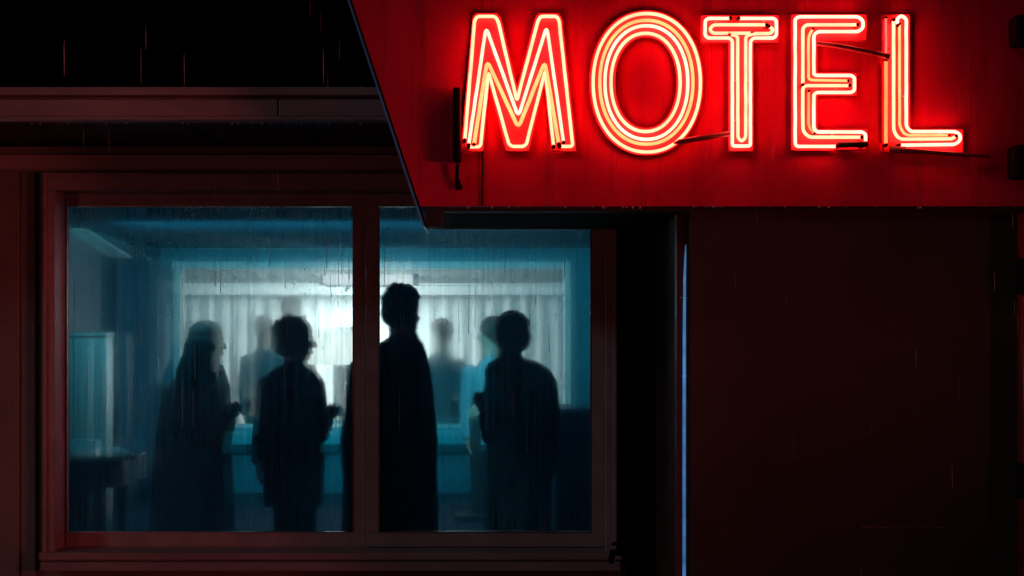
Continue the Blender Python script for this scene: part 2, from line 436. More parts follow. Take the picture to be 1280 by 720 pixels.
drape('curtain', 'long pale curtain hanging in folds across the bright back room', ox0 - .55, ox1 + .55, BR - .10, .1, Z(366, BR), 27, .020, 'drape')
drape('curtain', 'dark blue curtain hanging in folds against the left lobby wall', LB - 1.55, LB - .25, LX0 + .07, .1, CZ - .12, 7, .035, 'bluedrape', axis='y', yseed=4)

# sloping bulkhead at upper left
bw = thing('ventilation_duct', 'slanting duct with pale lit lower edge high on the left lobby wall', 'duct', (LX0, 2.6, 2.0))
bm = bmesh.new()
pa, pb = Vector((LX0 + .01, 2.35, 2.178)), Vector((LX0 + .01, 3.45, 2.03))
def slab(bm, a, b, w, h):
    vs = []
    for p in (a, b):
        for dx in (0, w):
            for dz in (0, h): vs.append(bm.verts.new((p.x + dx, p.y, min(p.z + dz, CZ - .004))))
    for f in ((0, 1, 3, 2), (4, 6, 7, 5), (0, 4, 5, 1), (2, 3, 7, 6), (0, 2, 6, 4), (1, 5, 7, 3)): bm.faces.new([vs[i] for i in f])
slab(bm, pa + Vector((0, 0, .013)), pb + Vector((0, 0, .013)), .16, .12); obj('casing', bm, 'ceil', bw)
bm = bmesh.new(); slab(bm, pa, pb, .17, .012); obj('edge_strip', bm, 'white', bw)

# pale cupboard by the left wall
cb = thing('cupboard', 'pale tall cupboard standing against left lobby wall behind the desk', 'cupboard', (LX0 + .2, 2.6, 0))
cy = 2.5
bm = bmesh.new(); box(bm, LX0 + .01, X(133, cy), cy, cy + .16, .02, Z(420, cy)); obj('carcass', bm, 'cup', cb, bevel=.006)
bm = bmesh.new(); box(bm, LX0 - .0 + .012, X(92, cy) - .003, cy - .018, cy - .001, .05, Z(423, cy)); obj('door', bm, 'cup', cb, bevel=.003)
bm = bmesh.new(); box(bm, X(93, cy), X(132, cy), cy - .018, cy - .001, .05, Z(423, cy)); obj('door', bm, 'cup', cb, bevel=.003)
bm = bmesh.new(); box(bm, LX0 + .005, X(134, cy), cy - .03, cy + .17, Z(420, cy) + .001, Z(416, cy)); obj('top', bm, 'cup', cb, bevel=.003)
# front desk at left
dk = thing('desk', 'dark desk with pale worn top jutting in at the left of window', 'desk', (-2.7, 2, 0))
y0, y1 = 1.75, 2.45
zt_ = Z(571, y0)
bm = bmesh.new()
pts = [(LX0 + .02, y0), (X(160, y0), y0 + .02), (X(166, y0), y0 + .1), (X(152, y1), y1), (LX0 + .02, y1)]
a = [bm.verts.new((x, y, zt_ - .03)) for x, y in pts]; b = [bm.verts.new((x, y, zt_)) for x, y in pts]
bm.faces.new(a); bm.faces.new(b)
for i in range(5): bm.faces.new((a[i], a[(i + 1) % 5], b[(i + 1) % 5], b[i]))
obj('top', bm, 'desk', dk, bevel=.006)
bm = bmesh.new(); box(bm, LX0 + .02, X(150, y0), y0 + .06, y1 - .05, .45, zt_ - .031); obj('drawer_unit', bm, 'deskbody', dk, bevel=.006)
for xx in (LX0 + .1, X(146, y0)):
    bm = bmesh.new(); tube(bm, [(xx, y0 + .12, .45), (xx, y0 + .12, .007)], .025, 10); obj('leg', bm, 'deskbody', dk)
bm = bmesh.new()
box(bm, X(84, y1) , X(128, y1), y1 - .16, y1 - .02, zt_ + .001, zt_ + .055)
bmesh.ops.subdivide_edges(bm, edges=bm.edges, cuts=5)
for v in bm.verts:
    if v.co.z > zt_ + .02: v.co.z += .012 * noise.noise(v.co * 14)
o = obj('paper_stack', bm, 'desk'); o['label'] = 'pale uneven stack of papers lying along the back of the desk'; o['category'] = 'papers'
# dark cabinet at right
kb = thing('sideboard', 'dark sideboard standing at lower right behind the window', 'sideboard', (.6, 1.9, 0))
yk = 2.0; zk = Z(511, yk)
bm = bmesh.new(); box(bm, X(694, yk), LX1 - .02, yk, yk + .5, .08, zk - .032); obj('carcass', bm, 'deskbody', kb, bevel=.008)
bm = bmesh.new(); box(bm, X(691, yk), LX1 - .01, yk - .02, yk + .52, zk - .03, zk); obj('top', bm, 'deskbody', kb, bevel=.008)
for i in range(2):
    bm = bmesh.new(); box(bm, X(697, yk) + i * .45, X(697, yk) + i * .45 + .44, yk - .016, yk - .001, .11, zk - .06); d = obj('door', bm, 'deskbody', kb, bevel=.004)
    bm = bmesh.new(); tube(bm, [(X(697, yk) + i * .45 + .38, yk - .03, .62), (X(697, yk) + i * .45 + .38, yk - .03, .74)], .006, 8); obj('handle', bm, 'metal', d)
for i in (0, 1):
    bm = bmesh.new(); box(bm, X(698, yk) + i * .85, X(698, yk) + i * .85 + .05, yk + .03, yk + .08, .007, .079); obj('leg', bm, 'deskbody', kb)
# box unit over the opening, its white housing brightened by added emission
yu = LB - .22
au = thing('air_conditioner', 'long pale box-shaped air conditioner across top of the bright opening, its glow added', 'air conditioner', tuple(P(461, 350, yu)))
bm = bmesh.new(); box(bm, X(404, yu), X(516, yu), yu, LB - .035, Z(356, yu), Z(343, yu)); obj('housing', bm, 'unit_glow', au, bevel=.008)
for a, b in ((400, 403.6), (516.4, 522)):
    bm = bmesh.new(); box(bm, X(a, yu), X(b, yu), yu - .005, LB - .034, Z(357, yu), Z(342, yu)); obj('end_cap', bm, 'deskbody', au, bevel=.006)
bm = bmesh.new(); box(bm, X(408, yu), X(512, yu), yu + .01, LB - .07, Z(358.6, yu), Z(356.3, yu)); obj('louvre', bm, 'deskbody', au)
bm = bmesh.new(); tube(bm, [P(436, 358.5, yu + .03), P(434, 361, yu + .03), P(431.5, 364.5, yu + .02)], [.012, .018, .01], 8); obj('sensor', bm, 'unit', au)
bm = bmesh.new(); box(bm, X(452, yu), X(462, yu), LB - .03, LB - .001, Z(343, yu), oz1 + .1); obj('bracket', bm, 'unit', au)
# glowing table lamp on the ledge
yl = LB + .42
tl = thing('table_lamp', 'table lamp with glowing white shade behind the counter opening', 'lamp', tuple(P(418, 533, yl)))
bm = bmesh.new(); c = P(418, 0, yl).x
loft(bm, [(c, yl, Z(455, yl), .25, .25), (c, yl, Z(440, yl), .225, .225), (c, yl, Z(420, yl), .18, .18), (c, yl, Z(409, yl), .15, .15)], 32)
obj('shade', bm, 'shade', tl, smooth=True)
bm = bmesh.new(); tube(bm, [(c, yl, Z(455, yl)), (c, yl, oz0 + .05)], .015, 10); obj('stem', bm, 'metal', tl)
bm = bmesh.new(); loft(bm, [(c, yl, oz0 + .0, .11, .11), (c, yl, oz0 + .03, .1, .1), (c, yl, oz0 + .07, .02, .02)], 24); obj('base', bm, 'metal', tl)
c_lamp = (c, yl, Z(430, yl))
tb = thing('side_table', 'narrow table carrying the glowing lamp in the back room', 'table', (c, yl, 0))
bm = bmesh.new(); box(bm, c - .35, c + .35, yl - .17, yl + .2, oz0 - .035, oz0 - .003); obj('tabletop', bm, 'desk', tb)
for sx in (-.3, .3):
    for sy in (-.12, .15):
        bm = bmesh.new(); tube(bm, [(c + sx, yl + sy, .007), (c + sx, yl + sy, oz0 - .036)], .018, 8); obj('leg', bm, 'desk', tb)
# ceiling panel lights of the back room and lobby
bm = bmesh.new(); box(bm, -2.6, -.1, LB + 1.0, LB + 1.3, 2.27, 2.299)
o = obj('ceiling_light', bm, 'panelglow'); o['label'] = 'long flat white ceiling light in the back room'; o['category'] = 'ceiling light'

# ================================================================ SIGN
S = -1.45                        # front of the red face
sg = thing('motel_sign', 'large red slanted-end sign box with glowing neon MOTEL letters', 'sign', (1.0, S, 2.02))
def xleft(py): return 437 + (531 - 437) * py / 283.0
TOP = -90
# body
zf = Z(258, S)
bm = bmesh.new()
prism(bm, [(X(xleft(258) + 2, S), zf + .002), (X(1500, S), zf + .002), (X(1500, S), Z(TOP, S)), (X(xleft(TOP) + 2, S), Z(TOP, S))], S + .012, -1.06)
obj('cabinet', bm, 'dark', sg)
# red sheets with seams
seams = [None, 521, 603.5, 684, 771, 889, 939, 1006, 1112, 1214, 1300, 1500]
for i in range(len(seams) - 1):
    a, b = seams[i], seams[i + 1]
    bm = bmesh.new()
    yo = S + random.uniform(-.0012, .0012)
    if a is None:
        pts = [(X(xleft(258) + 2.5, S), zf), (X(xleft(258) + 2.7, S), zf), (X(b - .15, S), Z(247, S) if False else Z(xl_y, S) if False else zf), (X(b - .15, S), Z(TOP, S)), (X(xleft(TOP) + 2.5, S), Z(TOP, S))]
        # slanted sheet: its right edge meets the slanted rim
        yb = (521 - 437 - 2.5) / (531 - 437) * 283
        pts = [(X(b - .15, S), Z(yb, S)), (X(b - .15, S), Z(TOP, S)), (X(xleft(TOP) + 2.5, S), Z(TOP, S))]
    elif i == 1:
        yb = (521 - 437 - 2.5) / (531 - 437) * 283
        pts = [(X(xleft(258) + 2.5, S), zf), (X(b - .15, S), zf), (X(b - .15, S), Z(TOP, S)), (X(a + .2, S), Z(TOP, S)), (X(a + .2, S), Z(yb, S))]
    else:
        pts = [(X(a + .2, S), zf), (X(b - .15, S), zf), (X(b - .15, S), Z(TOP, S)), (X(a + .2, S), Z(TOP, S))]
    prism(bm, pts, yo, S + .010)
    f = obj('face_panel', bm, 'sign', sg, bevel=.0015)
# slanted rim and corner plate
def strip(bm, p0, p1, w, y0, y1):
    (x0, z0), (x1, z1) = p0, p1
    d = Vector((x1 - x0, z1 - z0)).normalized(); nx, nz = -d.y * w, d.x * w
    prism(bm, [(x0, z0), (x1, z1), (x1 + nx, z1 + nz), (x0 + nx, z0 + nz)], y0, y1)
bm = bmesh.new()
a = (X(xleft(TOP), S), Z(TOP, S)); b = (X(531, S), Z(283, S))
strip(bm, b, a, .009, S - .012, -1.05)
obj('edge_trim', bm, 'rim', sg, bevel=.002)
bm = bmesh.new(); box(bm, X(532, S), X(553, S), S + .003, S + .16, Z(283, S), zf - .004); obj('corner_plate', bm, 'dark', sg, bevel=.003)
bm = bmesh.new(); box(bm, X(553.5, S + .02), X(1500, S), S + .02, S + .05, zf - .018, zf - .002); obj('bottom_rail', bm, 'dark', sg)
bm = bmesh.new()
for (p, q) in ((868, 872), (880, 902), (1018, 1030)): box(bm, X(p, S), X(q, S), S - .005, S - .001, Z(259, S), Z(257.6, S))
obj('edge_glint', bm, 'metal', sg)  # bright metal slips added for glints along the bottom edge

# ---- letters
YT = S - .042
TR = .0067
def rounded(pts, r=3.0, closed=False):
    """round the corners of a px polyline"""
    out = []; n = len(pts)
    for i, p in enumerate(pts):
        p = Vector(p)
        if not closed and i in (0, n - 1): out.append(p); continue
        a = Vector(pts[i - 1]); b = Vector(pts[(i + 1) % n])
        da, db = (a - p), (b - p); ra = min(r, da.length * .45, db.length * .45)
        s, e = p + da.normalized() * ra, p + db.normalized() * ra
        for t in (0, .25, .5, .75, 1): out.append(s * (1 - t) ** 2 + p * 2 * t * (1 - t) + e * t * t)
    return out
def dens(pts):
    out = [Vector(pts[0])]
    for a, b in zip(pts, pts[1:]):
        k = max(1, int((Vector(b) - Vector(a)).length / 14))
        for i in range(1, k + 1): out.append(Vector(a).lerp(Vector(b), i / k))
    return out
def neon(parent, pts, m='tube_cream', r=3.0, rad=TR, dy=0):
    q = dens(rounded(pts, r))
    w = []
    for i, p in enumerate(q):
        j = .35 * noise.noise((p.x * .06, p.y * .06, len(pts)))
        w.append(P(p.x + j, p.y, YT + dy + .004 * noise.noise((p.x * .03, p.y * .03, 5))))
    w[0].y += .0; bm = bmesh.new()
    tube(bm, [w[0] + Vector((0, .05, 0))] + w + [w[-1] + Vector((0, .05, 0))], rad, 10)
    o = obj('neon_tube', bm, m, parent, smooth=True)
    for p in (w[0], w[-1]):
        bm = bmesh.new(); tube(bm, [p + Vector((0, -.006, 0)), p + Vector((0, .012, 0)), p + Vector((0, .03, 0))], [rad * 1.15, rad * 1.35, rad * 1.3], 10)
        obj('electrode_boot', bm, 'dark', parent, smooth=True)
    return o
def tray(poly, label, hole=None):
    bm = bmesh.new(); yb, yf = S - .0045, S - .030
    def wp(p): q = P(p[0], p[1], S - .03); return q.x, q.z
    pts = [wp(p) for p in poly]; n = len(pts)
    def inset(pts, d):
        res = []; area = sum(pts[i][0] * pts[(i + 1) % len(pts)][1] - pts[(i + 1) % len(pts)][0] * pts[i][1] for i in range(len(pts)))
        s = 1 if area > 0 else -1
        for i in range(len(pts)):
            p0, p1, p2 = Vector(pts[i - 1]), Vector(pts[i]), Vector(pts[(i + 1) % len(pts)])
            e1, e2 = (p1 - p0).normalized(), (p2 - p1).normalized()
            n1, n2 = Vector((-e1.y, e1.x)) * s, Vector((-e2.y, e2.x)) * s
            b = (n1 + n2); b = b / max(.35, b.length_squared) * 2
            q = p1 + b * d; res.append((q.x, q.y))
        return res
    def wall(o_, i_):
        k = len(o_)
        A = [bm.verts.new((x, yb, z)) for x, z in o_]; Bv = [bm.verts.new((x, yf, z)) for x, z in o_]
        Cv = [bm.verts.new((x, yf, z)) for x, z in i_]; D = [bm.verts.new((x, S - .010, z)) for x, z in i_]
        for i in range(k):
            j = (i + 1) % k
            for u, v in ((A, Bv), (Bv, Cv), (Cv, D)): bm.faces.new((u[i], u[j], v[j], v[i]))
        return A, D
    inn = inset(pts, .0042)
    A, D = wall(pts, inn)
    if hole is None:
        bm.faces.new(D); bm.faces.new(A)
    else:
        hp = [wp(p) for p in hole]; ho = inset(hp, -.0042)
        A2, D2 = wall(hp, ho)
        k = len(D)
        for i in range(k):
            j = (i + 1) % k
            bm.faces.new((D[i], D[j], D2[j], D2[i])); bm.faces.new((A[i], A[j], A2[j], A2[i]))
    bm.normal_update()
    bmesh.ops.triangulate(bm, faces=[f for f in bm.faces if len(f.verts) > 4])
    return obj('letter', bm, 'tray', sg, label=label)
def clips(parent, pts):
    for x, y in pts:
        bm = bmesh.new()
        tube(bm, [P(x, y, S - .01), P(x, y, YT + .008)], .003, 6)
        tube(bm, [P(x - 2, y + .5, YT + .008), P(x + 2, y + .5, YT + .008)], .0035, 6)
        obj('tube_clip', bm, 'metal', parent)

m_ = tray([(574, 189), (574, 183), (577, 178), (591, 20), (595, 16.5), (621, 16.5), (626, 22), (646.5, 110), (669, 22), (673, 16.5), (698, 16.5), (702.5, 22), (720.5, 189), (690, 189), (680.5, 104), (661, 189), (632.5, 189), (611, 104), (604, 189)], 'letter M of the sign, dark at its outer edge')
neon(m_, [(581, 175), (593.5, 25), (597, 20.5), (619, 20.5), (623, 28), (646, 126), (672.5, 26), (676, 20.5), (696, 20.5), (699, 27), (716, 183), (700, 183)], 'tube_cream', 4)
neon(m_, [(586, 181), (607.5, 34), (648, 146), (683.5, 33), (704.5, 178)], 'tube_white', 8)
neon(m_, [(592.5, 181), (609, 76), (648, 160), (681, 77), (698.5, 180)], 'tube_yellow', 8, TR * 1.15)
neon(m_, [(586, 183.5), (600.5, 183.5), (610.5, 90), (636, 180), (640, 183), (654, 183), (658, 180), (681.5, 88), (692, 183)], 'tube_cream', 4)
clips(m_, [(586, 120), (602, 60), (633, 70), (663, 70), (694, 60), (708, 120), (622, 130), (672, 130)])
def oval(cx, cy, rx, ry, n=64, p=2.12):
    out = []
    for i in range(n):
        a = 2 * math.pi * i / n; c, s = math.cos(a), math.sin(a)
        out.append((cx + rx * math.copysign(abs(c) ** (2 / p), c), cy + ry * math.copysign(abs(s) ** (2 / p), s)))
    return out
o_ = tray(oval(808, 103.5, 71, 90.5), 'letter O of the sign, four oval tubes', oval(807.5, 103, 38.5, 57))
for cx, cy, rx, ry, m in ((808.5, 103.5, 67, 86.5, 'tube_cream'), (808, 102.8, 58.2, 77.4, 'tube_yellow'), (808, 103.2, 51.8, 71, 'tube_white'), (807, 103, 43.2, 61.4, 'tube_cream')):
    bm = bmesh.new(); loop_tube(bm, [P(x, y, YT) for x, y in oval(cx, cy, rx, ry, 96)], TR, 10)
    obj('neon_tube', bm, m, o_, smooth=True)
clips(o_, [(745, 80), (772, 40), (845, 45), (870, 130), (765, 150), (850, 160), (750, 130)])
t_ = tray([(876, 19), (973.5, 19), (973.5, 53), (941.5, 53), (941.5, 189), (911, 189), (911, 53), (876, 53)], 'letter T of the sign, chipped at the top')
neon(t_, [(913, 23), (885, 23), (881.5, 26), (881.5, 44), (885, 47.5), (912, 47.5), (915.5, 51), (915.5, 182.5), (938, 182.5), (938, 51), (942, 47.5), (967, 47.5), (970.5, 44), (970.5, 26), (967, 23), (923, 23)], 'tube_white', 3)
neon(t_, [(940, 41.5), (891, 41.5), (887, 36.5), (892, 31), (958, 31)], 'tube_cream', 4)
neon(t_, [(912, 42.5), (922, 45), (922.3, 172), (927.3, 177), (932.2, 172), (932.2, 45), (942, 42), (963, 42), (967, 37), (961, 33)], 'tube_cream', 4)
clips(t_, [(919, 100), (935, 100), (919, 150), (935, 150), (895, 27), (955, 27)])
e_ = tray([(989.5, 18), (1083.5, 18), (1083.5, 51.5), (1021.5, 51.5), (1021.5, 91), (1071, 91), (1071, 119), (1021.5, 119), (1021.5, 161.5), (1084.5, 161.5), (1084.5, 188), (989.5, 188)], 'letter E of the sign, partly dark along its foot')
neon(e_, [(1046, 183), (994, 183), (994, 24), (998, 21), (1073, 21), (1079, 26), (1079, 35), (1073, 39.5), (1022, 39.5), (1017.3, 44), (1017.3, 93), (1021, 94.3), (1064, 94.3), (1068, 97), (1068, 113), (1064, 115.5), (1021, 115.5), (1017.3, 118), (1017.3, 160), (1021, 165), (1078, 165), (1082, 168), (1082, 180), (1077, 182.5)], 'tube_white', 5)
neon(e_, [(1072, 31), (1008, 31), (1003.6, 35), (1003.6, 106)], 'tube_cream', 5)
neon(e_, [(1062, 107), (1003.6, 107), (1003.6, 164), (1011, 171.5), (1077, 171.5)], 'tube_cream', 6)
neon(e_, [(1060, 101), (1010.6, 100), (1010.6, 46), (1016, 36)], 'tube_yellow', 5, TR * .8)
neon(e_, [(1010.8, 114), (1010.8, 158), (1018, 167)], 'tube_orange', 5, TR * .8)
clips(e_, [(999, 60), (999, 140), (1040, 26), (1040, 168), (1045, 111)])
bm = bmesh.new(); tube(bm, [P(1047, 181, YT - .004), P(1084, 180, YT - .004)], .013, 10); obj('painted_sleeve', bm, 'dark', e_)
l_ = tray([(1103.5, 18), (1137.5, 18), (1137.5, 161.5), (1204, 161.5), (1204, 190.5), (1103.5, 190.5)], 'letter L of the sign, left tube partly broken')
neon(l_, [(1121.5, 32), (1121.5, 23), (1127, 19.5), (1132.8, 24), (1132.8, 158), (1138, 164.5), (1194, 164.5), (1200, 168), (1200.5, 175), (1194, 180.5), (1124, 181.5)], 'tube_white', 5)
neon(l_, [(1117, 25), (1117, 164), (1124, 174), (1190, 173.5), (1195, 170)], 'tube_cream', 6)
neon(l_, [(1124.5, 30), (1124.5, 158), (1131, 169), (1186, 169)], 'tube_yellow', 6, TR * .8)
neon(l_, [(1107.5, 75), (1107.5, 181)], 'tube_orange', 3, TR)
neon(l_, [(1107.5, 22), (1107.5, 68)], 'tube_pink', 3, TR * .7)
clips(l_, [(1112, 60), (1128, 120), (1112, 130), (1175, 167), (1150, 177)])
# stay rods, shadow-dark boxes
def rod(px, r, m='rodm', dy=-.06, label=None):
    bm = bmesh.new(); tube(bm, [P(x, y, S + dy + (d if d else 0)) for x, y, d in px], r, 10)
    obj('stay_rod', bm, m, sg, smooth=True)
rod([(842, 179, -.03), (850, 177, -.03), (880, 172, -.01), (912, 167, .0)], [.004, .011, .012, .011])
rod([(1020, 54, 0), (1050, 58, -.01), (1090, 66, -.02), (1108, 70, -.03)], [.009, .011, .011, .012])
rod([(1112, 186.5, -.03), (1160, 190, -.02), (1215, 194, .0), (1238, 196, .03)], [.011, .009, .008, .005], 'rodm')
bm = bmesh.new(); tube(bm, [P(1105, 70, YT - .01), P(1112, 71, YT - .012)], .014, 10); tube(bm, [P(1112, 186, YT - .006), P(1132, 187, YT - .006)], .013, 10)
obj('rod_socket', bm, 'dark', sg)
bm = bmesh.new()
box(bm, X(567, S), X(577, S), S - .09, S - .006, Z(205, S), Z(113, S))
obj('transformer_box', bm, 'black', sg, bevel=.012)
bm = bmesh.new(); tube(bm, [P(572, 205, S - .04), P(571, 222, S - .03), P(574, 236, S - .012)], [.008, .008, .016], 10); obj('cable', bm, 'black', sg)
bm = bmesh.new(); tube(bm, [P(603.2, 189, S - .008), P(602.6, 225, S - .009), P(602.9, 257, S - .008)], .0035, 6); obj('cable', bm, 'black', sg)
for (a, b, c, d) in ((1256, 1292, 184, 226), (1258, 1290, 24, 62)):
    bm = bmesh.new(); box(bm, X(a, S), X(b, S), S - .10, S - .006, Z(d, S), Z(c, S)); obj('junction_box', bm, 'black', sg, bevel=.02)

# ================================================================ corner strip with added blue glow, pipe, tap
bt = thing('corner_strip', 'thin vertical trim running down the wall corner, blue reflection put in as glow', 'neon light', tuple(P(854, 700, -1.39)))
bm = bmesh.new()
tube(bm, [P(857.2, 306, -1.40), P(856.6, 322, -1.40), P(855.8, 350, -1.40), P(855.4, 420, -1.40), P(855.2, 560, -1.40), P(855.2, 780, -1.40)], [.0015, .004, .0055, .0066, .0070, .0070], 14)
obj('tube', bm, 'blue_gleam', bt, smooth=True)
for py in (372, 470, 560, 650):
    bm = bmesh.new(); tube(bm, [P(850.5, py, -1.395), P(860.3, py, -1.395)], .0035, 8)
    obj('bracket', bm, 'metal', bt)
dp = thing('drainpipe', 'drainpipe at the far right edge of brown wall, red neon light in its colour', 'pipe', (2.2, -1.45, 0))
bm = bmesh.new(); xx = X(1284, -1.45)
tube(bm, [(xx, -1.45, 0), (xx, -1.45, Z(268, -1.45))], .04, 16); obj('pipe', bm, 'pipe', dp, smooth=True)
for py in (345, 600):
    bm = bmesh.new(); tube(bm, [(xx, -1.45, Z(py + 22, -1.45)), (xx, -1.45, Z(py - 22, -1.45))], .047, 16); obj('collar', bm, 'black', dp)
tp = thing('garden_tap', 'small dark outdoor tap beside lower right window corner', 'tap', tuple(P(768, 686, -.3)))
bm = bmesh.new(); tube(bm, [P(778, 690, -.11), P(774, 690, -.3), P(766, 691, -.32), P(764, 698, -.32), P(764, 704, -.32)], [.018, .018, .017, .014, .013], 12); obj('spout', bm, 'black', tp, smooth=True)
bm = bmesh.new(); tube(bm, [P(773, 690, -.3), P(772.5, 681, -.3)], .008, 8)
tube(bm, [P(764, 681, -.3), P(768, 679.5, -.3), P(781, 680.5, -.3)], [.006, .01, .006], 8); obj('handle', bm, 'black', tp, smooth=True)
bm = bmesh.new(); tube(bm, [P(760.5, 682, -.33), P(761, 686, -.335), P(764, 688, -.335)], .0035, 8); obj('lever', bm, 'metal', tp, smooth=True)

# ================================================================ PEOPLE
def ell(bm, c, r, rot=None, n=16):
    mtx = Matrix.Translation(c) @ (rot or Matrix.Identity(4)) @ Matrix.Diagonal((*r, 1))
    bmesh.ops.create_uvsphere(bm, u_segments=n, v_segments=n // 2 + 4, radius=1, matrix=mtx)
def head_rot(yaw, pitch=0): return Matrix.Rotation(R(yaw), 4, 'Z') @ Matrix.Rotation(R(pitch), 4, 'Y')
def add_head(bm, c, h, yaw, pitch=0):
    """h = chin-to-crown; local +x is the face direction"""
    k = h / .235; rot = head_rot(yaw, pitch); T = Matrix.Translation(c) @ rot
    def e(p, r, rr=None): ell(bm, T @ (Vector(p) * k), [x * k for x in r], rot @ (rr or Matrix.Identity(4)))
    e((-.012, 0, .030), (.098, .076, .090))          # cranium
    e((.028, 0, -.035), (.062, .060, .078))          # face
    e((.052, 0, -.098), (.026, .028, .018))          # chin
    e((.020, .040, -.075), (.045, .016, .022)); e((.020, -.040, -.075), (.045, .016, .022))   # jaw
    e((.078, 0, .020), (.016, .050, .010))           # brow
    e((.097, 0, -.022), (.017, .012, .024), Matrix.Rotation(R(-25), 4, 'Y')); e((.104, 0, -.036), (.014, .015, .010))   # nose
    e((.086, 0, -.066), (.010, .024, .006)); e((.084, 0, -.077), (.010, .020, .006))          # lips
    e((.062, .036, -.030), (.022, .020, .018)); e((.062, -.036, -.030), (.022, .020, .018))   # cheeks
    for s in (-1, 1): e((-.008, .077 * s, -.012), (.018, .010, .032), Matrix.Rotation(R(15 * s), 4, 'Z'))        # ears
    return T, k
def add_hand(bm, wrist, d, palm_n, curl=.5, k=1.0, side=1):
    d = Vector(d).normalized(); nrm = Vector(palm_n); nrm = (nrm - d * nrm.dot(d)).normalized(); s = d.cross(nrm) * side
    c = Vector(wrist) + d * .048 * k
    rot = Matrix((d, s, nrm)).transposed().to_4x4()
    ell(bm, c, (.052 * k, .041 * k, .016 * k), rot)
    for i, (off, ln) in enumerate(((-.030, .070), (-.010, .080), (.011, .074), (.031, .058))):
        p = Vector(wrist) + d * .088 * k + s * off * k; pts = [p - d * .03 * k, p]; dd = d + s * off * 2.2
        for q in range(3):
            dd = (dd + nrm * curl * (.55 + .15 * q)).normalized(); p = p + dd * ln * k / 3; pts.append(p)
        tube(bm, pts, [.0092 * k, .0092 * k, .0088 * k, .0078 * k, .0066 * k], 8)
    p = Vector(wrist) + d * .025 * k - s * .028 * k
    q = p + (d * .6 - s * .8 + nrm * .3).normalized() * .036 * k; q2 = q + (d * .9 - s * .2 + nrm * .45).normalized() * .03 * k; q3 = q2 + (d + nrm * .5).normalized() * .022 * k
    tube(bm, [p, q, q2, q3], [.013 * k, .0115 * k, .0098 * k, .0078 * k], 8)
def remesh(o, v, sm=2):
    md = o.modifiers.new('join', 'REMESH'); md.mode = 'VOXEL'; md.voxel_size = v; md.use_smooth_shade = True
    if sm:
        s = o.modifiers.new('soften', 'SMOOTH'); s.factor = .5; s.iterations = sm
def arm_rad(k): return [.056 * k, .05 * k, .043 * k, .04 * k, .028 * k]
def limb(bm, a, b, c, r):
    a, b, c = Vector(a), Vector(b), Vector(c)
    pts = [a, a.lerp(b, .5), b, b.lerp(c, .5), c]; tube(bm, pts, r, 14)
    for p, rr in zip((a, b, c), (r[0], r[2], r[4])): ell(bm, p, (rr, rr, rr))

